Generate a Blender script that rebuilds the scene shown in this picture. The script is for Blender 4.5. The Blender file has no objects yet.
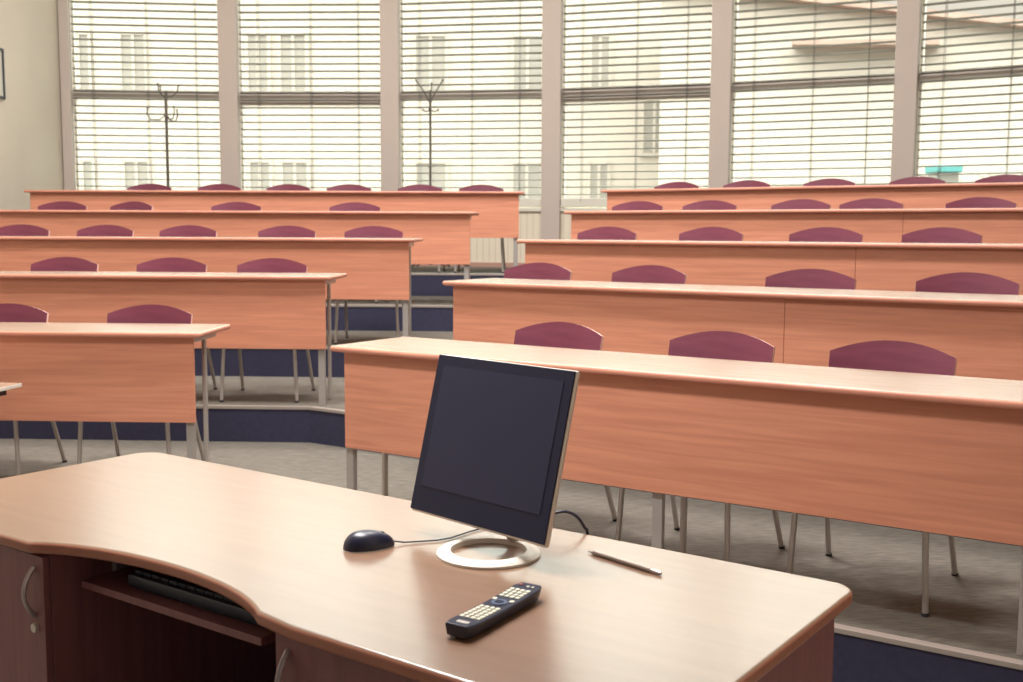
import bpy, bmesh, math, random
from mathutils import Vector, Matrix
S = bpy.context.scene
COL = S.collection
random.seed(7)
PI = math.pi

# ------------------------------------------------------------------ camera
FPX, PITCH, ROLL, EYE = 1098.04, 0.1001, 0.0047, 1.4413
_R0, _U0 = Vector((1, 0, 0)), Vector((0, math.sin(PITCH), math.cos(PITCH)))
CF = Vector((0, math.cos(PITCH), -math.sin(PITCH)))
CR = _R0 * math.cos(ROLL) + _U0 * math.sin(ROLL)
CU = _U0 * math.cos(ROLL) - _R0 * math.sin(ROLL)
cam_data = bpy.data.cameras.new('camera')
cam_data.sensor_width = 36.0
cam_data.lens = FPX / 1023 * 36.0
cam_data.clip_end = 200
cam_data.dof.use_dof = True
cam_data.dof.focus_distance = 3.0
cam_data.dof.aperture_fstop = 6.3
cam = bpy.data.objects.new('camera', cam_data)
COL.objects.link(cam)
m = Matrix((CR, CU, -CF)).transposed().to_4x4()
m.translation = Vector((0, 0, EYE))
cam.matrix_world = m
S.camera = cam

# ------------------------------------------------------------------ colour management
S.view_settings.view_transform = 'Standard'
S.view_settings.look = 'None'
S.view_settings.gamma = 1.0
S.view_settings.use_curve_mapping = False
S.view_settings.exposure = 0.0

# ------------------------------------------------------------------ sky: hazy cream horizon, brighter overcast above
SKY_LOW, SKY_HIGH = (0.93, 0.87, 0.765), (9.0, 9.8, 9.2)
W = bpy.data.worlds.new('overcast_sky')
S.world = W
W.use_nodes = True
wn, wl = W.node_tree.nodes, W.node_tree.links
wn.clear()
wo = wn.new('ShaderNodeOutputWorld')
bg = wn.new('ShaderNodeBackground')
tc = wn.new('ShaderNodeTexCoord')
sx = wn.new('ShaderNodeSeparateXYZ')
mr = wn.new('ShaderNodeMapRange')
mr.inputs[1].default_value = 0.205
mr.inputs[2].default_value = 0.30
mx = wn.new('ShaderNodeMix')
mx.data_type = 'RGBA'
mx.inputs[6].default_value = (*SKY_LOW, 1)
mx.inputs[7].default_value = (*SKY_HIGH, 1)
wl.new(tc.outputs['Generated'], sx.inputs[0])
wl.new(sx.outputs['Z'], mr.inputs[0])
wl.new(mr.outputs[0], mx.inputs[0])
wl.new(mx.outputs[2], bg.inputs['Color'])
wl.new(bg.outputs[0], wo.inputs[0])

# unseen ceiling lamps added as fill for the room: x, y, length, width, power
FILL_LAMPS = [(-2.0, 5.0, 1.6, .5, 225), (-.5, 3.9, 1.6, .5, 250), (-1.8, 7.6, 1.6, .5, 185), (.6, 6.6, 1.6, .5, 185)]
PENDANT_FILL = (-.7, 2.7, 2.9, 1.4, .3, 64)   # unseen linear lamp added over the teacher's desk as fill
FILL_COL = (1.0, 0.955, 0.945)
CEIL = 6.6
for (lx, ly, la, lb, lp) in FILL_LAMPS:
    ld = bpy.data.lights.new('ceiling_fill_light', 'AREA')
    ld.shape = 'RECTANGLE'
    ld.size, ld.size_y = la, lb
    ld.energy = lp
    ld.color = FILL_COL
    lo = bpy.data.objects.new('ceiling_fill_light', ld)
    lo.location = (lx, ly, CEIL - 0.085)
    COL.objects.link(lo)

ld = bpy.data.lights.new('pendant_fill_light', 'AREA')
ld.shape = 'RECTANGLE'
ld.size, ld.size_y = PENDANT_FILL[3], PENDANT_FILL[4]
ld.energy = PENDANT_FILL[5]
ld.color = FILL_COL
lo = bpy.data.objects.new('pendant_fill_light', ld)
lo.location = (PENDANT_FILL[0], PENDANT_FILL[1], PENDANT_FILL[2] - .052)
lo.rotation_euler.z = -.62
COL.objects.link(lo)

# ------------------------------------------------------------------ helpers
class MB:
    """collects geometry for one mesh"""
    def __init__(self):
        self.v, self.f, self.mi = [], [], []
    def add(self, vs, fs, mi=0):
        o = len(self.v)
        self.v += [tuple(p) for p in vs]
        self.f += [tuple(i + o for i in f) for f in fs]
        self.mi += [mi] * len(fs) if isinstance(mi, int) else list(mi)
        return self
    def box(self, x0, x1, y0, y1, z0, z1, mi=0):
        vs = [(x, y, z) for z in (z0, z1) for y in (y0, y1) for x in (x0, x1)]
        fs = [(0, 2, 3, 1), (4, 5, 7, 6), (0, 1, 5, 4), (1, 3, 7, 5), (3, 2, 6, 7), (2, 0, 4, 6)]
        return self.add(vs, fs, mi)
    def obox(self, c, ax, ay, az, hx, hy, hz, mi=0):
        c, ax, ay, az = Vector(c), Vector(ax).normalized(), Vector(ay).normalized(), Vector(az).normalized()
        vs = [c + ax * sx_ * hx + ay * sy_ * hy + az * sz_ * hz for sz_ in (-1, 1) for sy_ in (-1, 1) for sx_ in (-1, 1)]
        fs = [(0, 2, 3, 1), (4, 5, 7, 6), (0, 1, 5, 4), (1, 3, 7, 5), (3, 2, 6, 7), (2, 0, 4, 6)]
        return self.add(vs, fs, mi)
    def tube(self, pts, r, n=8, mi=0, cap=True, rs=None):
        pts = [Vector(p) for p in pts]
        rings = []
        up = None
        for i, p in enumerate(pts):
            d = (pts[min(i + 1, len(pts) - 1)] - pts[max(i - 1, 0)]).normalized()
            if up is None:
                up = Vector((0, 0, 1)) if abs(d.z) < .9 else Vector((0, 1, 0))
            a = d.cross(up).normalized()
            b = a.cross(d).normalized()
            up = b
            rr = rs[i] if rs else r
            rings.append([p + (a * math.cos(2 * PI * k / n) + b * math.sin(2 * PI * k / n)) * rr for k in range(n)])
        vs = [q for rg in rings for q in rg]
        fs = [(i * n + k, i * n + (k + 1) % n, (i + 1) * n + (k + 1) % n, (i + 1) * n + k)
              for i in range(len(rings) - 1) for k in range(n)]
        if cap:
            fs += [tuple(range(n))[::-1], tuple((len(rings) - 1) * n + k for k in range(n))]
        return self.add(vs, fs, mi)
    def prism(self, poly, z0, z1, mi=0, side=None):
        n = len(poly)
        vs = [(x, y, z0) for x, y in poly] + [(x, y, z1) for x, y in poly]
        fs = [tuple(range(n))[::-1], tuple(range(n, 2 * n))] + [(i, (i + 1) % n, n + (i + 1) % n, n + i) for i in range(n)]
        s_ = mi if side is None else side
        return self.add(vs, fs, [mi, mi] + [s_] * n)
    def build(self, name, mats, parent=None, bevel=0, seg=2, smooth=False, loc=None, rz=0, angle=35):
        me = bpy.data.meshes.new(name)
        me.from_pydata(self.v, [], self.f)
        for mt in (mats if isinstance(mats, (list, tuple)) else [mats]):
            me.materials.append(mt)
        me.polygons.foreach_set('material_index', self.mi)
        bm = bmesh.new()
        bm.from_mesh(me)
        bmesh.ops.recalc_face_normals(bm, faces=bm.faces)
        if bevel:
            es = [e for e in bm.edges if len(e.link_faces) == 2 and e.calc_face_angle(0) > math.radians(angle)]
            bmesh.ops.bevel(bm, geom=es, offset=bevel, segments=seg, affect='EDGES', profile=.5, clamp_overlap=True)
        bm.to_mesh(me)
        bm.free()
        if smooth or bevel:
            me.polygons.foreach_set('use_smooth', [True] * len(me.polygons))
            me.set_sharp_from_angle(angle=math.radians(40))
        o = bpy.data.objects.new(name, me)
        COL.objects.link(o)
        if bevel:
            wm = o.modifiers.new('weighted_normal', 'WEIGHTED_NORMAL')
            wm.keep_sharp = True
            wm.weight = 100
        if parent:
            o.parent = parent
        if loc:
            o.location = loc
        o.rotation_euler.z = rz
        return o

def thing(name, label, cat, loc=(0, 0, 0), rz=0, group=None):
    o = bpy.data.objects.new(name, None)
    o.empty_display_size = .1
    COL.objects.link(o)
    o.location = loc
    o.rotation_euler.z = rz
    return tag(o, label, cat, group)

def tag(o, label, cat, group=None):
    o['label'] = label
    o['category'] = cat
    if group:
        o['group'] = group
    return o

def struct(o):
    o['kind'] = 'structure'
    return o

def copy_tree(o, parent=None):
    c = o.copy()
    COL.objects.link(c)
    if parent:
        c.parent = parent
    for ch in list(o.children):
        copy_tree(ch, c)
    return c

# ------------------------------------------------------------------ materials
def mat(name, col, rough=.5, metal=0, ior=1.5, spec=None, coat=0):
    mt = bpy.data.materials.new(name)
    mt.use_nodes = True
    b = mt.node_tree.nodes['Principled BSDF']
    b.inputs['Base Color'].default_value = (*col, 1)
    b.inputs['Roughness'].default_value = rough
    b.inputs['Metallic'].default_value = metal
    b.inputs['IOR'].default_value = ior
    if spec is not None:
        b.inputs['Specular IOR Level'].default_value = spec
    if coat:
        b.inputs['Coat Weight'].default_value = coat
        b.inputs['Coat Roughness'].default_value = .1
    return mt

def noise_mat(name, c1, c2, scale=(1, 1, 1), nscale=5, detail=4, rough=.5, bump=0, ior=1.5, c3=None, lo=.35, hi=.65, distort=0):
    mt = mat(name, c1, rough, ior=ior)
    nt = mt.node_tree
    b = nt.nodes['Principled BSDF']
    t = nt.nodes.new('ShaderNodeTexCoord')
    mp = nt.nodes.new('ShaderNodeMapping')
    mp.inputs['Scale'].default_value = scale
    n = nt.nodes.new('ShaderNodeTexNoise')
    n.inputs['Scale'].default_value = nscale
    n.inputs['Detail'].default_value = detail
    n.inputs['Distortion'].default_value = distort
    r = nt.nodes.new('ShaderNodeValToRGB')
    r.color_ramp.elements[0].position = lo
    r.color_ramp.elements[0].color = (*c1, 1)
    r.color_ramp.elements[1].position = hi
    r.color_ramp.elements[1].color = (*c2, 1)
    if c3:
        e = r.color_ramp.elements.new((lo + hi) / 2)
        e.color = (*c3, 1)
    nt.links.new(t.outputs['Object'], mp.inputs[0])
    nt.links.new(mp.outputs[0], n.inputs['Vector'])
    nt.links.new(n.outputs['Fac'], r.inputs[0])
    nt.links.new(r.outputs[0], b.inputs['Base Color'])
    if bump:
        bp = nt.nodes.new('ShaderNodeBump')
        bp.inputs['Strength'].default_value = bump
        bp.inputs['Distance'].default_value = .002
        nt.links.new(n.outputs['Fac'], bp.inputs['Height'])
        nt.links.new(bp.outputs[0], b.inputs['Normal'])
    return mt

WOOD_A, WOOD_B = (.66, .268, .165), (.77, .335, .205)
M = {}
M['panel_wood'] = noise_mat('beech_panel', WOOD_A, WOOD_B, (.7, 9, 16), 3, 5, .45, distort=.6)
M['top_wood'] = noise_mat('beech_top', (.37, .26, .185), (.42, .30, .215), (1.2, 14, 14), 3, 4, .26, ior=1.7)
M['edge_wood'] = noise_mat('beech_edging', (.62, .26, .18), (.70, .31, .21), (1.5, 20, 20), 3, 3, .35)
M['desk_top'] = noise_mat('teacher_desk_top', (.170, .088, .046), (.200, .106, .058), (1.0, 12, 12), 3, 4, .29, ior=2.2)
M['desk_edge'] = noise_mat('teacher_desk_edging', (.36, .135, .085), (.42, .165, .10), (1.5, 20, 20), 3, 3, .35)
M['desk_wood_shaded'] = noise_mat('teacher_desk_carcass_shaded', (.21, .080, .080), (.26, .10, .098), (16, 16, 1.0), 3, 4, .45, distort=.3)  # same wood as the panels, darkened to carry the shade on the carcass
M['shell'] = noise_mat('plum_plywood', (.160, .036, .062), (.190, .045, .073), (2, 2, 12), 3, 3, .5)
M['shell'].node_tree.nodes['Principled BSDF'].inputs['Specular IOR Level'].default_value = .3
M['shell_edge'] = mat('plywood_edge', (.82, .50, .45), .5)
M['steel'] = mat('brushed_steel', (.60, .56, .52), .35, .5)
M['steel_grey'] = mat('painted_grey_steel', (.42, .39, .36), .45, .2)
M['rubber'] = mat('dark_rubber', (.03, .03, .04), .6)
M['carpet'] = noise_mat('loop_carpet', (.105, .095, .080), (.195, .176, .140), (3, 14, 3), 6, 6, .85, .5, lo=.3, hi=.7)
M['riser'] = noise_mat('navy_riser', (.030, .030, .066), (.036, .036, .076), (1, 1, 1), 40, 2, .8)
M['nosing'] = mat('aluminium_nosing', (.42, .37, .33), .4, .3)
M['wall'] = noise_mat('cream_plaster', (.63, .57, .47), (.67, .61, .50), (1, 1, 1), 1.2, 3, .8)
M['front'] = mat('darkened_front_wall', (.10, .10, .13), .8)  # unseen front wall, darkened to cut bounce onto the desk doors
M['wall_grey'] = mat('pillar_paint', (.56, .485, .43), .7)
M['ceiling'] = mat('ceiling_white', (.75, .71, .64), .9)
M['stand'] = mat('coat_stand_metal', (.13, .12, .10), .5, .2)
M['frame'] = mat('window_frame', (.52, .47, .42), .5)
M['frame_lt'] = mat('window_frame_pale', (.72, .68, .60), .5)
M['slat'] = mat('blind_slat', (.27, .255, .225), .6)
M['rail'] = mat('blind_rail', (.74, .72, .62), .5)
M['cord'] = mat('blind_cord', (.14, .135, .12), .8)
M['base'] = mat('baseboard', (.50, .30, .24), .6)
M['black'] = mat('black_plastic', (.016, .017, .034), .35)
M['bezel'] = mat('monitor_bezel', (.010, .011, .030), .45, spec=.25)
M['screen'] = mat('monitor_screen', (.020, .021, .046), .45, spec=.25)
M['silver'] = mat('silver_plastic', (.62, .56, .50), .3, .35)
M['white'] = mat('white_plastic', (.66, .60, .52), .4)
M['key'] = mat('remote_key', (.55, .53, .42), .5)
M['chrome'] = mat('satin_handle', (.45, .38, .38), .3, .7)
M['pencil'] = mat('silver_pen_barrel', (.32, .26, .22), .35, .3)
M['paper'] = mat('picture_paper', (.62, .60, .52), .7)
M['facade'] = mat('neighbour_plaster', (.400, .345, .300), .8)
M['far_glass'] = mat('neighbour_glass', (.235, .21, .185), .4)
M['roof'] = noise_mat('clay_tiles', (.30, .20, .165), (.33, .23, .19), (1, 1, 1), 3, 2, .8)
M['bark'] = mat('branch_bark', (.12, .09, .075), .9)
M['recess_shade'] = mat('knee_recess_shade', (.13, .11, .17), .6)  # lifted bluish shade of the knee recess, put into the panel colour
M['teal'] = mat('teal_sheet', (.05, .22, .22), .6)
M['ground'] = mat('pavement', (.18, .17, .15), .9)
M['lampbox'] = mat('fill_lamp_housing', (.7, .7, .66), .5)

# beadboard lines in the low wall under the windows
mt = mat('beadboard', (.70, .63, .50), .7)
nt = mt.node_tree
t = nt.nodes.new('ShaderNodeTexCoord')
wv = nt.nodes.new('ShaderNodeTexWave')
wv.inputs['Scale'].default_value = 4.5
r = nt.nodes.new('ShaderNodeValToRGB')
r.color_ramp.elements[0].position = .0
r.color_ramp.elements[0].color = (.68, .61, .48, 1)
r.color_ramp.elements[1].position = .12
r.color_ramp.elements[1].color = (.82, .75, .60, 1)
nt.links.new(t.outputs['Object'], wv.inputs['Vector'])
nt.links.new(wv.outputs['Fac'], r.inputs[0])
nt.links.new(r.outputs[0], nt.nodes['Principled BSDF'].inputs['Base Color'])
M['bead'] = mt

# clear window pane
mt = bpy.data.materials.new('window_glass')
mt.use_nodes = True
nt = mt.node_tree
nt.nodes.clear()
o_ = nt.nodes.new('ShaderNodeOutputMaterial')
mxs = nt.nodes.new('ShaderNodeMixShader')
tr_ = nt.nodes.new('ShaderNodeBsdfTransparent')
tr_.inputs[0].default_value = (.97, .97, .95, 1)
gl = nt.nodes.new('ShaderNodeBsdfGlossy')
gl.inputs['Roughness'].default_value = .02
mxs.inputs[0].default_value = .05
nt.links.new(tr_.outputs[0], mxs.inputs[1])
nt.links.new(gl.outputs[0], mxs.inputs[2])
nt.links.new(mxs.outputs[0], o_.inputs[0])
M['glass'] = mt

# ------------------------------------------------------------------ layout of the tiered hall
STEP = .2083
A_L, D_L = .0416, 4.997        # left block: panel planes n.P = D_L + k*SP
A_R, D_R, SP = .574, 3.405, 1.3025
tL, nL = Vector((math.cos(A_L), -math.sin(A_L))), Vector((math.sin(A_L), math.cos(A_L)))
tR, nR = Vector((math.cos(A_R), -math.sin(A_R))), Vector((math.sin(A_R), math.cos(A_R)))
def PL(s, n): return tL * s + nL * n
def PR(s, n): return tR * s + nR * n
def bend(dL, dR):
    det = nL.x * nR.y - nL.y * nR.x
    return Vector(((dL * nR.y - nL.y * dR) / det, (nL.x * dR - dL * nR.x) / det))

FC, FR, FP, FD = Vector((-2.836, -1.302)), 13.735, -.154, .1314
V = [FC + Vector((math.sin(FP + k * FD), math.cos(FP + k * FD))) * FR for k in range(9)]
WX = V[0].x                      # left wall plane
RW0, RW1 = V[8], V[8] - nR * 11.5
FRONTY = RW1.y
NOSE = .05

def at_plane(px, py, s_vec, D):
    d = CF + CR * ((px - 511.5) / FPX) + CU * ((341 - py) / FPX)
    k = D / (s_vec.x * d.x + s_vec.y * d.y)
    return Vector((d.x * k, d.y * k, EYE + d.z * k))

# floor and tiers
o = struct(MB().prism([(WX, FRONTY), (RW1.x, FRONTY), (RW0.x, RW0.y)] + [tuple(v) for v in V[7::-1]], -.12, 0, 0).build('floor', M['carpet']))
tiers = []
for n in range(1, 6):
    dL, dR = D_L + (n - 1) * SP - NOSE, D_R + (n - 1) * SP - NOSE
    B = bend(dL, dR)
    lx = (WX, (dL - nL.x * WX) / nL.y)
    # right end on the right wall line: points RW0 - nR*t
    rs_ = RW0.dot(tR)
    rp = PR(rs_, dR)
    back = [tuple(v) for v in V[8::-1]]
    poly = [lx, tuple(B), tuple(rp)] + back
    mb = MB().prism(poly, (n - 1) * STEP, n * STEP, 0, 1)
    struct(mb.build('floor', [M['carpet'], M['riser']]))
    # metal nosing strip
    mbn = MB()
    a, b, c = Vector(lx), B, Vector(rp)
    for (p, q, nn) in ((a, b, nL), (b, c, nR)):
        mid = (p + q) / 2 + nn * .014
        dd = (q - p)
        mbn.obox((mid.x, mid.y, n * STEP - .0065), (dd.x, dd.y, 0), (nn.x, nn.y, 0), (0, 0, 1), dd.length / 2, .020, .009)
    struct(mbn.build('trim_%d' % n, M['nosing'], bevel=.003))

# walls
SILL, HEAD = 1.66, 6.2
def wallseg(name, p, q, z0, z1, thick, mtl, side=1):
    p, q = Vector(p), Vector(q)
    d = (q - p).normalized()
    nn = Vector((-d.y, d.x)) * side
    c = (p + q) / 2 + nn * thick / 2
    mb = MB().obox((0, 0, 0), (1, 0, 0), (0, 1, 0), (0, 0, 1), (q - p).length / 2, thick / 2, (z1 - z0) / 2)
    o = mb.build(name, mtl)
    o.location = (c.x, c.y, (z0 + z1) / 2)
    o.rotation_euler.z = math.atan2(d.y, d.x)
    return struct(o)
wallseg('wall_left', (WX, FRONTY), (WX, V[0].y + .3), 0, CEIL, .2, M['wall'])
wallseg('wall_front', (WX, FRONTY), (RW1.x, FRONTY), 0, CEIL, .2, M['front'], -1)
wallseg('wall_right', RW0, RW1, 0, CEIL, .2, M['wall'])
for k in range(8):
    if k < 6:
        wallseg('wall_back', V[k], V[k + 1], 5 * STEP - .1, SILL, .22, M['bead'])
        wallseg('wall_back', V[k], V[k + 1], HEAD, CEIL, .22, M['wall'])
    else:
        wallseg('wall_back', V[k], V[k + 1], 5 * STEP - .1, CEIL, .22, M['wall'])
    wb = wallseg('baseboard_back', V[k].lerp(V[k + 1], .005), V[k].lerp(V[k + 1], .995), 5 * STEP, 5 * STEP + .05, .018, M['base'], -1)
struct(MB().prism([(WX, FRONTY), (RW1.x, FRONTY)] + [tuple(v) for v in V[8::-1]], CEIL, CEIL + .1).build('ceiling', M['ceiling']))
for (lx, ly, la, lb, lp) in FILL_LAMPS:
    mb = MB()
    mb.box(-la / 2 - .04, la / 2 + .04, -lb / 2 - .04, lb / 2 + .04, -.04, 0)
    for s_ in (-1, 1):
        mb.box(-la / 2 - .04, la / 2 + .04, s_ * (lb / 2 + .03) - .01, s_ * (lb / 2 + .03) + .01, -.09, 0)
        mb.box(s_ * (la / 2 + .03) - .01, s_ * (la / 2 + .03) + .01, -lb / 2 - .04, lb / 2 + .04, -.09, 0)
    o = mb.build('ceiling_fill_housing', M['lampbox'], loc=(lx, ly, CEIL))
    tag(o, 'rectangular white housing of an added fill light on the unseen ceiling', 'ceiling light', 'added ceiling fill lights')

t = thing('pendant_fill_lamp', 'white linear fill lamp added on two wires above the teacher desk, out of view', 'lamp', (PENDANT_FILL[0], PENDANT_FILL[1], PENDANT_FILL[2]), -.62)
mb = MB().box(-.72, .72, -.17, .17, -.03, 0)
for s_ in (-1, 1):
    mb.box(-.72, .72, s_ * .172 - .004, s_ * .172 + .004, -.055, 0)
mb.build('housing', M['lampbox'], t)
for s_ in (-1, 1):
    MB().tube([(s_ * .5, 0, 0), (s_ * .5, 0, CEIL - PENDANT_FILL[2])], .002, 6).build('wire', M['steel'], t)

# pillars between the windows (on the polygon's corners)
PW = .205
for k in range(0, 7):
    ang = FP + k * FD
    c = V[k]
    rad = Vector((math.sin(ang), math.cos(ang)))
    tan = Vector((math.cos(ang), -math.sin(ang)))
    w0, w1 = (-PW / 2, PW / 2)
    if k == 0:
        w0, w1 = .0, PW / 2
    cc = c + tan * (w0 + w1) / 2 + rad * .06
    mb = MB().obox((0, 0, 0), (1, 0, 0), (0, 1, 0), (0, 0, 1), (w1 - w0) / 2, .15, (HEAD - SILL) / 2 + .3)
    o = mb.build('trim_%d' % (6 + k), M['wall_grey'], bevel=.006)
    o.location = (cc.x, cc.y, (HEAD + SILL) / 2 - .28)
    o.rotation_euler.z = -ang
    struct(o)

# windows: frame, transom, panes; blinds
TRZ = 2.93
seen = ['hooked coat stand before it', 'nothing standing before it', 'pronged coat stand before it',
        'its foot above the aisle', 'roof edge behind upper slats', 'bare branches behind it']
order = ['leftmost', 'second from the left', 'third from the left', 'third from the right', 'second from the right', 'rightmost']
for k in range(6):
    a, b = V[k], V[k + 1]
    c = (a + b) / 2
    d = (b - a)
    L = d.length
    d = d.normalized()
    rz = math.atan2(d.y, d.x)
    hw = L / 2 - PW / 2 + .012
    mb = MB()
    for s_ in (-1, 1):
        mb.box(s_ * hw - .035, s_ * hw + .035, .05, .12, SILL, HEAD, 1)
    mb.box(-hw, hw, .05, .12, SILL, SILL + .06, 1)
    mb.box(-hw, hw, .05, .12, HEAD - .06, HEAD, 1)
    mb.box(-hw, hw, .03, .13, TRZ - .048, TRZ + .045, 0)
    if k in (1, 3):
        mb.box(-hw, hw, .02, .10, TRZ - .11, TRZ - .045, 0)
    mb.box(-hw, hw, -.03, .05, SILL - .01, SILL + .025, 1)
    w = mb.build('window_%d' % (k + 1), [M['frame'], M['frame_lt']], bevel=.004)
    w.location = (c.x, c.y, 0)
    w.rotation_euler.z = rz
    struct(w)
    MB().box(-hw + .03, hw - .03, .082, .088, SILL + .05, HEAD - .05).build('window_pane', M['glass'], w)
    # blind
    t = thing('window_blind', 'slatted blind, %s, %s' % (order[k], seen[k]), 'window blind', (c.x, c.y, 0), rz, 'slatted blinds along the curved window wall')
    mb = MB()
    bw = hw - .028
    z = SILL + .17
    pitch = .0795
    tilt = math.radians(-7)
    while z < HEAD - .08:
        pr_ = []
        jt = random.uniform(-.7, .7) * math.radians(1)
        for q in range(5):
            u = (q / 4 - .5)
            yy = u * .072
            zz = .007 * (1 - (2 * u) ** 2)
            pr_.append((yy * math.cos(tilt + jt) - zz * math.sin(tilt + jt), yy * math.sin(tilt + jt) + zz * math.cos(tilt + jt)))
        vs = []
        for xx in (-bw, bw):
            for th in (0, .0016):
                vs += [(xx, -.03 + p[0], z + p[1] + th) for p in pr_]
        fs = []
        for q in range(4):
            fs += [(q, q + 1, 11 + q, 10 + q), (5 + q, 15 + q, 16 + q, 6 + q), (q, 5 + q, 6 + q, q + 1), (10 + q, 11 + q, 16 + q, 15 + q)]
        fs += [(0, 10, 15, 5), (4, 9, 19, 14)]
        mb.add(vs, fs)
        z += pitch
    mb.build('slats', M['slat'], t, smooth=True)
    MB().box(-bw, bw, -.05, -.01, SILL + .04, SILL + .13).build('bottom_rail', M['rail'], t, bevel=.006)
    MB().box(-bw, bw, -.06, .0, HEAD - .07, HEAD - .01).build('head_rail', M['rail'], t, bevel=.004)
    for u in (-.72, .03, .70):
        mb = MB()
        for yy in (-.066, .006):
            mb.tube([(u * bw, yy, SILL + .1), (u * bw, yy, HEAD - .05)], .0032, 5)
        mb.build('cord', M['cord'], t)
    for s_ in (-1, 1):
        mb = MB()
        mb.tube([(s_ * (bw + .012), -.03, SILL + .03), (s_ * (bw + .012), -.03, HEAD - .05)], .005, 6)
        mb.build('guide_rail', M['slat'], t)

# ------------------------------------------------------------------ lecture desks
def desk(name_label, P, rz, length, supports, seams=(), cat='desk'):
    t = thing('lecture_desk', name_label, cat, (P.x, P.y, P.z), rz, 'long lecture desks on the tiers')
    # top: board with rounded front edge, top surface and banding materials
    mb = MB()
    z0, z1 = .735, .760
    x0, x1 = -.04, length + .045
    mb.box(x0, x1, -.045, .445, z0, z1, 0)
    o = mb.build('desktop', [M['top_wood'], M['edge_wood']], t, bevel=.010, seg=3)
    for p in o.data.polygons:
        if p.normal.z < .8:
            p.material_index = 1
    xs = [0] + list(seams) + [length]
    for i in range(len(xs) - 1):
        g = .0007
        MB().box(xs[i] + (g if i else 0), xs[i + 1] - (g if i < len(xs) - 2 else 0), 0, .018, .333, .7345).build('modesty_panel', M['panel_wood'], t, bevel=.002)
    for sx_ in supports:
        mb = MB().box(sx_ - .020, sx_ + .020, .0185, .045, .0, .7345)
        l = mb.build('leg', M['steel_grey'], t, bevel=.004)
        mb = MB().box(sx_ - .010, sx_ + .010, .235, .262, .0, .700)
        l = mb.build('leg', M['steel'], t, bevel=.006, seg=3)
        MB().box(sx_ - .014, sx_ + .014, .046, .40, .702, .7345).build('support_bracket', M['steel'], t, bevel=.004)
    return t

ordn = ['front', 'second', 'third', 'fourth', 'back']
rowname = ['front row', 'second row', 'third row', 'fourth row', 'back row']
Lend = [-1.685, -1.343, -1.031, -.711, -.362]
Rend = [-3.024, -3.414, -3.786, -4.193, -4.579]
Rseam = [None, -1.611, -1.672, -1.742, None]
Rright = RW0.dot(tR) - .9
for k in range(5):
    D = D_L + k * SP
    s0 = -4.962 if k == 4 else (WX + .32 - nL.x * D) / tL.x
    if k == 0:
        s0 += .4
    P = PL(s0, D)
    ln = Lend[k] - s0
    desk('long beech desk, %s of the left block, %s' % (rowname[k], ['behind the small side table', 'ending above the curved step',
         'level with the camera', 'between third and back rows', 'reaching the left wall'][k]),
         Vector((P.x, P.y, (k + 1) * STEP)), -A_L, ln, [.03, ln * .5, ln - .03], ())
    D = D_R + k * SP
    P = PR(Rend[k], D)
    ln = Rright - Rend[k]
    sm = [Rseam[k] - Rend[k]] if Rseam[k] else []
    mid = (Rseam[k] if Rseam[k] else (-1.607 if k == 0 else -1.8)) - Rend[k]
    desk('long beech desk, %s of the right block, %s' % (rowname[k], ['directly behind the monitor', 'with a visible panel seam',
         'level with the camera', 'between third and back rows', 'just below the blinds'][k]),
         Vector((P.x, P.y, (k + 1) * STEP)), -A_R, ln, [.008, mid, (mid + ln) / 2 + .1, ln - .03] if k else [.008, mid, 2.60, ln - .03], sm)

# ------------------------------------------------------------------ chairs
def shell_point(u, v):
    """u -1..1 across, v 0 (top of back) .. 1 (front edge of seat)"""
    prof = [(.078, .846), (.066, .785), (.050, .71), (.034, .63), (.020, .56), (.004, .505), (-.022, .468), (-.065, .450),
            (-.13, .443), (-.21, .441), (-.29, .446), (-.345, .449), (-.385, .440), (-.405, .420)]
    f = v * (len(prof) - 1)
    i = min(int(f), len(prof) - 2)
    w = f - i
    y = prof[i][0] * (1 - w) + prof[i + 1][0] * w
    z = prof[i][1] * (1 - w) + prof[i + 1][1] * w
    back = max(0, 1 - v / .45)
    hw = .219 - .012 * abs(v - .0) * (v < .3) + (.006 if .3 <= v < .8 else 0)
    fr = max(0, (v - .85) / .15)
    hw -= .035 * fr ** 2
    x = u * hw
    y -= .040 * u * u * min(1, back * 1.6)               # back is curved round the sitter
    z -= .046 * u * u * (max(0, 1 - v / .22))             # arched top edge
    if v > .5:
        z += .010 * u * u
        y += .02 * u * u * fr
    return Vector((x, y, z))
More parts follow.
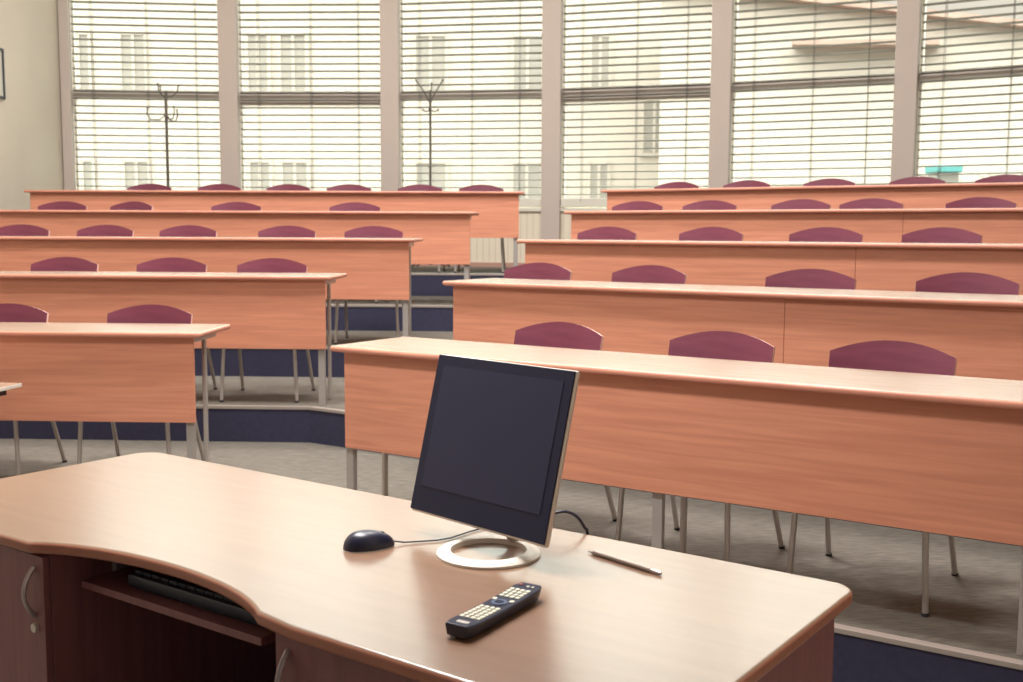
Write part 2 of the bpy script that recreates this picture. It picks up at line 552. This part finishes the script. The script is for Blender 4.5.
def make_chair():
    t = thing('lecture_chair', 'x', 'chair')
    NU, NV = 14, 34
    P = [[shell_point(-1 + 2 * i / NU, j / NV) for i in range(NU + 1)] for j in range(NV + 1)]
    N = []
    for j in range(NV + 1):
        row = []
        for i in range(NU + 1):
            a = P[j][min(i + 1, NU)] - P[j][max(i - 1, 0)]
            b = P[min(j + 1, NV)][i] - P[max(j - 1, 0)][i]
            row.append(a.cross(b).normalized())
        N.append(row)
    th = .0060
    vs = [P[j][i] + N[j][i] * th for j in range(NV + 1) for i in range(NU + 1)] + [P[j][i] - N[j][i] * th for j in range(NV + 1) for i in range(NU + 1)]
    n1 = NU + 1
    o = n1 * (NV + 1)
    fs, mi = [], []
    for j in range(NV):
        for i in range(NU):
            q = j * n1 + i
            fs += [(q, q + 1, q + n1 + 1, q + n1), (o + q, o + q + n1, o + q + n1 + 1, o + q + 1)]
            mi += [0, 0]
    for i in range(NU):
        fs += [(i, o + i, o + i + 1, i + 1)]
        q = NV * n1 + i
        fs += [(q, q + 1, o + q + 1, o + q)]
        mi += [1, 1]
    for j in range(NV):
        q = j * n1
        fs += [(q, q + n1, o + q + n1, o + q)]
        q = j * n1 + NU
        fs += [(q, o + q, o + q + n1, q + n1)]
        mi += [1, 1]
    MB().add(vs, fs, mi).build('seat_shell', [M['shell'], M['shell_edge']], t, smooth=True)
    mb = MB()
    for s_ in (-1, 1):
        mb.tube([(s_ * .17, -.36, .425), (s_ * .17, -.28, .428), (s_ * .17, -.1, .426), (s_ * .17, -.03, .42)], .010, 8)
    mb.tube([(-.17, -.30, .424), (.17, -.30, .424)], .009, 8)
    mb.tube([(-.17, -.08, .422), (.17, -.08, .422)], .009, 8)
    mb.build('seat_frame', M['steel'], t, smooth=True)
    for s_ in (-1, 1):
        for (pts) in ([(s_ * .17, -.34, .426), (s_ * .195, -.352, .42), (s_ * .208, -.335, .39), (s_ * .226, -.355, .0)],
                      [(s_ * .17, -.06, .424), (s_ * .198, -.045, .415), (s_ * .208, -.01, .39), (s_ * .228, .15, .0)]):
            l = MB().tube([pts[0], pts[1], pts[2], tuple(Vector(pts[2]).lerp(Vector(pts[3]), .975))], .0105, 10).build('leg', M['steel'], t, smooth=True)
            a = Vector(pts[2]).lerp(Vector(pts[3]), .97)
            b = Vector(pts[3])
            MB().tube([a, b + Vector((0, 0, .001))], .0125, 10).build('foot_cap', M['rubber'], l, smooth=True)
    return t
chair0 = make_chair()
chairs = {
    ('L', 0): [(7, 305), (150, 305)], ('L', 1): [(65, 258), (171, 258), (271, 258)],
    ('L', 2): [(20, 226), (105, 226), (187.5, 227), (286, 227.5), (372, 228)],
    ('L', 3): [(62, 202), (132, 203), (235, 203.5), (353, 204)],
    ('L', 4): [(148.5, 185), (218, 185), (287, 185.5), (347, 186), (418, 185), (479, 187)],
    ('R', 0): [(561, 324), (723, 331), (892, 341)], ('R', 1): [(539, 262), (650, 266), (810, 271), (966, 276)],
    ('R', 2): [(607, 228), (711, 229), (825, 229), (941, 230)],
    ('R', 3): [(637, 203), (709, 202), (800, 202), (870, 201), (979, 200)],
    ('R', 4): [(676, 184), (746, 182.5), (828, 181), (916, 179), (1004, 178)]}
nth = ['first', 'second', 'third', 'fourth', 'fifth', 'sixth']
firstc = True
offs = {}
for (side, k), lst in chairs.items():
    for i, (px, py) in enumerate(lst):
        nn, tt, D0 = (nL, tL, D_L) if side == 'L' else (nR, tR, D_R)
        D = D0 + k * SP
        off = {('L', 0): .56, ('L', 1): .54, ('R', 0): .64}.get((side, k), .60)
        P = at_plane(px + 2.5, py, nn, D + off)
        offs[(side, k, i)] = (off, P.z - (k + 1) * STEP)
        o = chair0 if firstc else copy_tree(chair0)
        firstc = False
        yaw = -(A_L if side == 'L' else A_R) + random.uniform(-.05, .05)
        if (side, k, i) == ('L', 3, 1):
            yaw -= .25
        base = Vector((P.x, P.y)) - Vector((-math.sin(yaw), math.cos(yaw))) * .078
        o.location = (base.x, base.y, (k + 1) * STEP)
        o.rotation_euler.z = yaw
        o['label'] = 'plum plywood shell chair, %s from the left in the %s of the %s block' % (nth[i], rowname[k], 'left' if side == 'L' else 'right')
        o['category'] = 'chair'
        o['group'] = 'plum chairs in the %s of the %s block' % (rowname[k], 'left' if side == 'L' else 'right')
print('chair offsets', {a: (round(b[0], 2), round(b[1], 3)) for a, b in offs.items()})

# ------------------------------------------------------------------ teacher's desk (local frame: u along far edge, v away from the user)
DA = math.atan2(-.583, .813)
TD = thing('teacher_desk', 'large beech teacher desk with curved knee recess in the foreground', 'desk', (-1.135, 3.401, 0), DA)
def bez(p0, p1, p2, p3, n):
    out = []
    for i in range(n + 1):
        t_ = i / n
        out.append(tuple((1 - t_) ** 3 * a + 3 * (1 - t_) ** 2 * t_ * b + 3 * (1 - t_) * t_ ** 2 * c + t_ ** 3 * d for a, b, c, d in zip(p0, p1, p2, p3)))
    return out
def corner(c, a0, r_, n=7):
    return [(c[0] + r_ * math.cos(a0 + PI / 2 * i / n), c[1] + r_ * math.sin(a0 + PI / 2 * i / n)) for i in range(n + 1)]
LN = 2.24
out = []
out += corner((.07, -.07), PI / 2, .07)                 # far left
out += corner((.07, -.728), PI, .07)                   # near left
out += [(.3, -.797), (.55, -.797)]
out += bez((.650, -.795), (.80, -.69), (1.22, -.675), (1.400, -.796), 22)
out += [(1.5, -.812)]
out += corner((LN - .06, -.762), -PI / 2, .06)
out += corner((LN - .055, -.05), 0, .055)
mb = MB().prism(out, .722, .750, 0)
o = mb.build('desktop', [M['desk_top'], M['desk_edge']], TD, bevel=.009, seg=4)
for p in o.data.polygons:
    if p.normal.z < .75:
        p.material_index = 1
mb = MB()
mb.box(.03, .672, -.755, -.05, .0, .7215)
MB_l = mb.build('left_cabinet', M['desk_wood_shaded'], TD, bevel=.002)
mb = MB().box(1.425, LN - .03, -.76, -.05, .0, .7215)
MB_r = mb.build('right_cabinet', M['desk_wood_shaded'], TD, bevel=.002)
MB().box(.673, 1.424, -.085, -.065, .0, .7215).build('back_panel', M['recess_shade'], TD)
def handle(parent, x, z, y=-.775, lock=False):
    pts = [(x, y, z + .057)]
    for i in range(9):
        a = -1 + 2 * i / 8
        pts.append((x, y - .024 * (1 - a * a) - .004, z - .055 * a))
    pts.append((x, y, z - .057))
    mb = MB()
    P = [Vector(p) for p in pts]
    mb.tube(P, .0055, 8)
    mb.build('handle', M['chrome'], parent, smooth=True)
def door(x0, x1, hx, lock, y=-.755):
    d_ = MB().box(x0, x1, y - .018, y - .0005, .06, .712).build('door', M['desk_wood_shaded'], TD, bevel=.002)
    handle(d_, hx, .628, y - .017)
    if lock:
        MB().tube([(hx, y - .017, .545), (hx, y - .026, .545)], .0105, 16).build('lock', M['silver'], d_, smooth=True)
    return d_
door(.345, .669, .634, True)
door(.040, .341, .09, True)
door(1.428, 1.808, 1.462, True, -.76)
door(1.812, LN - .055, 2.12, False, -.76)
# keyboard shelf on runners
MB().box(.690, 1.295, -.695, -.30, .627, .645).build('keyboard_shelf', M['desk_wood_shaded'], TD, bevel=.003)
for xa, xb in ((.6725, .6895), (1.2955, 1.4245)):
    MB().box(xa, xb, -.60, -.34, .631, .66).build('shelf_runner', M['steel_grey'], TD)
def tdw(u, v):
    return Vector((-1.135, 3.401)) + Vector((.813, -.583)) * u + Vector((.583, .813)) * v
# keyboard on the shelf
p = tdw(1.05, -.575)
kb = thing('keyboard', 'black computer keyboard lying on the pull-out shelf of the teacher desk', 'keyboard', (p.x, p.y, .6455), DA)
MB().box(-.235, .235, -.085, .085, 0, .030).build('keyboard_body', M['black'], kb, bevel=.006)
mb = MB()
for r_ in range(5):
    for c_ in range(15):
        mb.box(-.222 + c_ * .030, -.222 + c_ * .030 + .0255, -.072 + r_ * .028, -.072 + r_ * .028 + .0235, .0295, .037)
mb.build('keys', M['black'], kb)

# ------------------------------------------------------------------ monitor
mon_y, mon_t, mw, mh = -.785, .253, .426, .367
mc = Vector((-.081, 2.329, 0))
MO = thing('computer_monitor', 'black flat monitor with silver ring base on the teacher desk', 'monitor', (mc.x, mc.y, .75), mon_y)
ct, st_ = math.cos(mon_t), math.sin(mon_t)
def mpt(x, h, dpt):   # on the tilted screen frame: x across, h up, dpt behind
    return Vector((x, h * st_ + dpt * ct, .05 + h * ct - dpt * st_))
upv, bkv = Vector((0, st_, ct)), Vector((0, ct, -st_))
c = mpt(0, mh / 2, .008)
MB().obox(c, (1, 0, 0), upv, bkv, mw / 2, mh / 2, .0075).build('housing', M['silver'], MO, bevel=.005)
c = mpt(0, mh / 2 + .0015, -.001)
MB().obox(c, (1, 0, 0), upv, bkv, mw / 2 - .0015, mh / 2 - .0035, .0022).build('bezel', M['bezel'], MO, bevel=.0015)
c = mpt(0, mh / 2 + .018, -.0035)
MB().obox(c, (1, 0, 0), upv, bkv, mw / 2 - .026, mh / 2 - .044, .0008).build('screen', M['screen'], MO)
# rear bulge and stand neck
mb = MB()
c = mpt(0, mh * .42, .036)
mb.obox(c, (1, 0, 0), upv, bkv, .12, .11, .021)
mb.build('rear_cover', M['silver'], MO, bevel=.01)
mb = MB()
a0 = mpt(0, .10, .045)
mb.tube([a0, mpt(0, .03, .055), (.025, .085, .03), (.038, .100, .008)], .014, 10)
mb.build('stand_neck', M['silver'], MO, smooth=True)
# ring base
ring = bpy.data.meshes.new('r')
mb = MB()
NR = 48
cx_, cy_ = .044, .004
RX, RY = .112, .112
prof = [(.0, .0), (.0, .005), (.004, .008), (.022, .013), (.030, .011), (.032, .0)]
vs = []
for i in range(NR):
    a = 2 * PI * i / NR
    for (dr, z) in prof:
        vs.append((cx_ + (RX - dr) * math.cos(a), cy_ + (RY - dr) * math.sin(a), z + .0005))
n_ = len(prof)
fs = [(i * n_ + j, ((i + 1) % NR) * n_ + j, ((i + 1) % NR) * n_ + (j + 1) % n_, i * n_ + (j + 1) % n_) for i in range(NR) for j in range(n_)]
mb.add(vs, fs)
mb.build('ring_base', M['white'], MO, smooth=True)
mb = MB()
c0 = MO.matrix_basis.inverted() if False else None
def loc_o(p):
    q = Vector((p[0], p[1])) - mc.to_2d()
    c_, s_ = math.cos(mon_y), math.sin(mon_y)
    return (q.x * c_ + q.y * s_, -q.x * s_ + q.y * c_, p[2] - .75)
ctl = [Vector(loc_o(p)) for p in [(.02, 2.42, .86), (.05, 2.46, .80), (.09, 2.465, .797), (.125, 2.47, .800), (.152, 2.472, .788), (.170, 2.474, .762), (.178, 2.482, .74), (.185, 2.50, .60), (.20, 2.51, .30), (.21, 2.55, .03)]]
crv = []
for i in range(len(ctl) - 1):
    p0, p1, p2, p3 = ctl[max(i - 1, 0)], ctl[i], ctl[i + 1], ctl[min(i + 2, len(ctl) - 1)]
    for q in range(6):
        t_ = q / 6
        crv.append(.5 * ((2 * p1) + (p2 - p0) * t_ + (2 * p0 - 5 * p1 + 4 * p2 - p3) * t_ ** 2 + (3 * p1 - p0 - 3 * p2 + p3) * t_ ** 3))
mb.tube(crv, .0038, 8)
mb.build('power_cable', M['black'], MO, smooth=True)

# ------------------------------------------------------------------ mouse
ma = math.atan2(.047, .106)
mp_ = Vector((-.309, 2.343))
MS = thing('computer_mouse', 'black oval computer mouse on the desk left of the monitor', 'mouse', (mp_.x, mp_.y, .7505), ma)
def blob(rx, ry, hz, top, z0=0, n=24, mrows=10, taper=.25):
    vs, fs = [], []
    for j in range(mrows + 1):
        ph = j / mrows * PI / 2
        for i in range(n):
            a = 2 * PI * i / n
            x = math.cos(a) * math.cos(ph) ** .8
            y = math.sin(a) * math.cos(ph) ** .8
            y *= 1 - taper * (x * .5 + .1)
            vs.append((x * rx, y * ry, z0 + hz * math.sin(ph) * (1 - .18 * x)))
    for j in range(mrows):
        for i in range(n):
            fs.append((j * n + i, j * n + (i + 1) % n, (j + 1) * n + (i + 1) % n, (j + 1) * n + i))
    fs.append(tuple(range(n))[::-1])
    fs.append(tuple(mrows * n + i for i in range(n)))
    return vs, fs
mb = MB()
mb.add(*blob(.058, .035, .037, 0, .002))
M['mouse'] = mat('mouse_black', (.012, .013, .030), .33)
mb.build('mouse_body', M['mouse'], MS, smooth=True)
mb = MB()
mb.add(*blob(.0585, .0358, .006, 0, 0))
mb.build('mouse_base', M['silver'], MS, smooth=True)
MB().tube([(.030, -.004, .0285), (.030, .004, .0285)], .005, 12).build('scroll_wheel', M['rubber'], MS, smooth=True)
mb = MB()
dirm = Vector((math.cos(ma), math.sin(ma)))
def loc_m(p):
    q = Vector((p[0], p[1])) - mp_
    return (q.dot(dirm), q.dot(Vector((-dirm.y, dirm.x))), p[2])
mb.tube([loc_m(p) for p in [(-.257, 2.367, .008), (-.235, 2.372, .004), (-.195, 2.385, .003), (-.165, 2.392, .003), (-.135, 2.412, .003), (-.09, 2.47, .003), (-.03, 2.53, .003)]], .0019, 8)
mb.build('mouse_cable', M['black'], MS, smooth=True)

# ------------------------------------------------------------------ remote control
ra = math.atan2(2.046 - 1.819, .043 + .094)
rc = Vector((-.026, 1.912))
RC = thing('remote_control', 'long black remote control with cream keys on the teacher desk', 'remote control', (rc.x, rc.y, .7502), ra)
HL, HW = .128, .0285
mb = MB()
sec = []
NS = 14
vs = []
for i in range(NS + 1):
    x = -HL + 2 * HL * i / NS
    e = 1 - max(0, (abs(x) - (HL - .018)) / .018) ** 2 * .22
    zt = .027 - .0035 * math.sin(PI * i / NS)
    zb = .004 + (.002 if i in (0, NS) else 0)
    for (yy, zz) in ((-HW * e, zt - .003), (-HW * .90 * e, zt), (HW * .90 * e, zt), (HW * e, zt - .003), (HW * .82 * e, zb), (-HW * .82 * e, zb)):
        vs.append((x, yy, zz))
fs = [(i * 6 + j, (i + 1) * 6 + j, (i + 1) * 6 + (j + 1) % 6, i * 6 + (j + 1) % 6) for i in range(NS) for j in range(6)]
fs += [tuple(range(6)), tuple(NS * 6 + j for j in range(6))[::-1]]
mb.add(vs, fs)
for sx_ in (-.10, .10):
    for sy_ in (-.014, .014):
        mb.tube([(sx_, sy_, 0), (sx_, sy_, .006)], .004, 8)
mb.build('remote_body', M['black'], RC, bevel=.0012)
def ztop_(x): return .027 - .0035 * math.sin(PI * (x + HL) / (2 * HL))
def key(x, y, lx, ly, mtl='key', name='key'):
    z = ztop_(x)
    MB().box(x - lx, x + lx, y - ly, y + ly, z - .0005, z + .0022).build(name, M[mtl], RC, bevel=.0008, seg=1)
for r_ in range(6):
    for c_ in (-1.5, -.5, .5, 1.5):
        key(-.083 + r_ * .0125, c_ * .0112, .0046, .0042)
for r_ in range(4):
    for c_ in (-1.5, -.5, .5, 1.5):
        key(.048 + r_ * .0125, c_ * .0112, .0046, .0042)
for y_ in (-.018, .018):
    key(.026, y_, .0045, .0045)
M['redkey'] = mat('power_key', (.22, .07, .07), .5)
key(.113, .014, .004, .004, 'redkey', 'power_key')
for y_ in (-.014, -.004):
    key(.108, y_, .003, .0028)
mb = MB()
vs = []
for i in range(28):
    a = 2 * PI * i / 28
    for rr, zz in ((.0155, 0), (.0150, .0022), (.0085, .0022), (.0080, 0)):
        vs.append((.012 + rr * math.cos(a), rr * math.sin(a), ztop_(.012) + zz))
mb.add(vs, [(i * 4 + j, ((i + 1) % 28) * 4 + j, ((i + 1) % 28) * 4 + (j + 1) % 4, i * 4 + (j + 1) % 4) for i in range(28) for j in range(4)])
M['padring'] = mat('navigation_ring', (.12, .15, .22), .3, .3)
mb.build('navigation_ring', M['padring'], RC, smooth=True)
MB().tube([(.012, 0, ztop_(.012)), (.012, 0, ztop_(.012) + .002)], .006, 16).build('centre_key', M['black'], RC, smooth=True)
MB().box(-.114, -.104, -.014, .010, ztop_(-.108) - .0004, ztop_(-.108) + .0004).build('name_plate', M['silver'], RC)

# ------------------------------------------------------------------ pen
a_, b_ = Vector((.167, 2.313)), Vector((.304, 2.156))
pa = math.atan2((b_ - a_).y, (b_ - a_).x)
PN = thing('pen', 'slim silver-beige pen lying on the teacher desk right of the monitor', 'pen', ((a_.x + b_.x) / 2, (a_.y + b_.y) / 2, .7502), pa)
hl = (b_ - a_).length / 2
MB().tube([(-hl + .018, 0, .0052), (hl - .028, 0, .0052)], .0052, 12).build('barrel', M['pencil'], PN, smooth=True)
MB().tube([(-hl, 0, .0046), (-hl + .004, 0, .0046), (-hl + .018, 0, .0046)], .004, 12, rs=[.0007, .0018, .0044]).build('tip', M['steel_grey'], PN, smooth=True)
MB().tube([(hl - .028, 0, .0046), (hl - .004, 0, .0046), (hl, 0, .0046)], .0046, 12, rs=[.0046, .0042, .003]).build('cap', M['chrome'], PN, smooth=True)

# ------------------------------------------------------------------ side table whose corner enters at the left
ST = thing('side_table', 'pale-topped small table, only its corner showing at the left edge', 'table', (-2.2, 4.893, 0), -.17)
o = MB().box(-1.1, 0, -.60, 0, .732, .750).build('tabletop', [M['top_wood'], M['frame_lt']], ST, bevel=.003)
for p in o.data.polygons:
    if p.normal.z < .8:
        p.material_index = 1
MB().box(-1.06, -.05, -.56, -.04, .700, .7315).build('apron', M['black'], ST, bevel=.003)
MB().box(-.30, -.06, -.30, -.10, .672, .6995).build('support_bracket', M['rail'], ST, bevel=.003)
for x_ in (-1.0, -.28):
    for y_ in (-.5, -.1):
        MB().box(x_ - .015, x_ + .015, y_ - .015, y_ + .015, 0, .6995).build('leg', M['steel'], ST, bevel=.004)
MB().tube([(-.28, -.12, .60), (-.16, -.12, .615), (-.125, -.12, .625)], .012, 10, rs=[.006, .006, .016]).build('lever', M['rail'], ST, smooth=True)

# ------------------------------------------------------------------ coat stands
def coat_stand(px, D, label, kind):
    P = at_plane(px, 200, Vector((0, 1)), D)
    z0 = 5 * STEP
    H = 1.86
    t = thing('coat_stand', label, 'coat stand', (P.x, P.y, z0), .3 * kind, 'coat stands before the windows')
    MB().tube([(0, 0, .03), (0, 0, H)], .016 if kind == 0 else .013, 12).build('pole', M['stand'], t, smooth=True)
    for i in range(4):
        a = PI / 2 * i + .4
        ca, sa = math.cos(a), math.sin(a)
        MB().tube([(0, 0, .16), (ca * .12, sa * .12, .10), (ca * .25, sa * .25, .018)], .012, 8).build('foot', M['stand'], t, smooth=True)
    for i in range(6):
        a = PI / 3 * i + .2
        ca, sa = math.cos(a), math.sin(a)
        if kind == 0:
            pts = [(0, 0, H - .24), (ca * .07, sa * .07, H - .30), (ca * .16, sa * .16, H - .30), (ca * .20, sa * .20, H - .24), (ca * .19, sa * .19, H - .18)] if i % 2 else \
                  [(0, 0, H - .06), (ca * .07, sa * .07, H - .05), (ca * .12, sa * .12, H + .00), (ca * .13, sa * .13, H + .06)]
        else:
            pts = [(0, 0, H - .14), (ca * .07, sa * .07, H - .02), (ca * .16, sa * .16, H + .09)] if i % 2 else \
                  [(0, 0, H - .20), (ca * .05, sa * .05, H - .22), (ca * .09, sa * .09, H - .20)]
        h_ = MB().tube(pts, .007, 8).build('hook', M['stand'], t, smooth=True)
        e = Vector(pts[-1])
        MB().tube([e + Vector((0, 0, -.012)), e + Vector((0, 0, 0)), e + Vector((0, 0, .014))], .01, 10, rs=[.006, .013, .006]).build('hook_knob', M['stand'], h_, smooth=True)
coat_stand(168.5, 11.9, 'tall metal coat stand with curved hooks before the leftmost window', 0)
coat_stand(430.5, 11.7, 'slim metal coat stand with spread prongs before the third window from the left', 1)

# ------------------------------------------------------------------ framed picture on the left wall
def wallpt(px, py):
    d = CF + CR * ((px - 511.5) / FPX) + CU * ((341 - py) / FPX)
    k = (WX + .02) / d.x
    return Vector((d.x * k, d.y * k, EYE + d.z * k))
e0 = wallpt(3.5, 49)
e1 = wallpt(3.5, 99)
PC = thing('picture_frame', 'dark framed picture on the left wall, mostly beyond the edge', 'picture', (WX, e0.y - .25, (e0.z + e1.z) / 2))
h2 = abs(e0.z - e1.z) / 2
mb = MB()
for s_ in (-1, 1):
    mb.box(.001, .022, s_ * .24 - .012, s_ * .24 + .012, -h2, h2)
    mb.box(.001, .022, -.252, .252, s_ * (h2 - .012) - .012, s_ * (h2 - .012) + .012)
mb.build('frame', M['black'], PC)
MB().box(.001, .010, -.228, .228, -h2 + .024, h2 - .024).build('picture_sheet', M['paper'], PC)

# ------------------------------------------------------------------ outside
struct(MB().box(-60, 60, 15, 90, -3.2, -3.0).build('ground', M['ground']))
BY = 34.0
bld = thing('apartment_building', 'pale apartment building seen hazily through the left blinds', 'building', (-6, BY, -3.0))
MB().box(-12, 13.2, 0, 8, 0, 11.9).build('wall', M['facade'], bld)
def bx(px, y=BY): return (px - 511.5) / FPX * y * 1.0 + 6
for (pa_, pb_, rows) in ((76, 97, 2), (128, 152, 2), (252, 272, 2), (284, 309, 2), (416, 446, 2), (512, 540, 2), (588, 606, 2), (640, 662, 1), (678, 694, 1)):
    for (z0, z1) in (((4.9, 6.5), (8.6, 10.3)) if rows == 2 else ((6.8, 8.6),)):
        x0, x1 = bx(pa_), bx(pb_)
        mb = MB()
        for (a0, a1, b0, b1) in ((x0 - .08, x0 + .02, z0 - .08, z1 + .08), (x1 - .02, x1 + .08, z0 - .08, z1 + .08), (x0, x1, z0 - .08, z0 + .02), (x0, x1, z1 - .02, z1 + .08), ((x0 + x1) / 2 - .04, (x0 + x1) / 2 + .04, z0, z1)):
            mb.box(a0, a1, -.08, 0, b0, b1)
        f_ = mb.build('window_frame', M['facade'], bld)
        MB().box(x0 + .02, x1 - .02, -.03, -.005, z0 + .02, z1 - .02).build('window_glass', M['far_glass'], f_)
hs = thing('house', 'house with reddish tiled roof seen through the right blinds', 'building', (9.4, 27, -3.0), -.35)
prof = [(-6.0, 0), (4.0, 0), (4.0, 8.95), (-6.0, 10.75)]
mb = MB().add([(x, y, z) for y in (.3, 4) for x, z in prof], [(0, 1, 2, 3), (7, 6, 5, 4), (0, 4, 5, 1), (1, 5, 6, 2), (2, 6, 7, 3), (3, 7, 4, 0)])
mb.build('wall', M['facade'], hs)
mb = MB()
mb.obox((-1.0, 2.1, 9.93), (1, 0, -.18), (0, 1, 0), (.18, 0, 1), 5.5, 2.2, .07)
mb.obox((-.9, .0, 9.0), (1, 0, -.05), (0, 1, 0), (.05, 0, 1), 1.7, .35, .06)
mb.build('roof', M['roof'], hs)
tr = thing('bare_tree', 'bare tree whose branches show through the rightmost blind', 'tree', (9.6, 21.0, -3.0))
mb = MB()
mb.tube([(0, 0, 0), (.05, 0, 2.5), (-.1, 0, 4.2), (.1, 0, 5.4)], .1, 8, rs=[.16, .12, .08, .03])
random.seed(11)
for i in range(26):
    z = 3.0 + i * .10
    a = random.uniform(0, 2 * PI)
    l = random.uniform(.7, 1.6)
    p0 = Vector((0, 0, z))
    p1 = p0 + Vector((math.cos(a) * l * .5, math.sin(a) * l * .5, .35 * l))
    p2 = p1 + Vector((math.cos(a + .4) * l * .5, math.sin(a + .4) * l * .5, .30 * l))
    mb.tube([p0, p1, p2], .02, 5, rs=[.03, .018, .006])
mb.build('branches', M['bark'], tr, smooth=True)
sg = thing('kiosk', 'small teal kiosk outside the rightmost window', 'kiosk', (7.85, 20.2, -3.0))
MB().box(-.2, .2, -.2, .2, 0, 5.52).build('body', M['ground'], sg)
MB().box(-.24, .24, -.3, .3, 5.52, 5.66).build('awning', M['teal'], sg, bevel=.03)
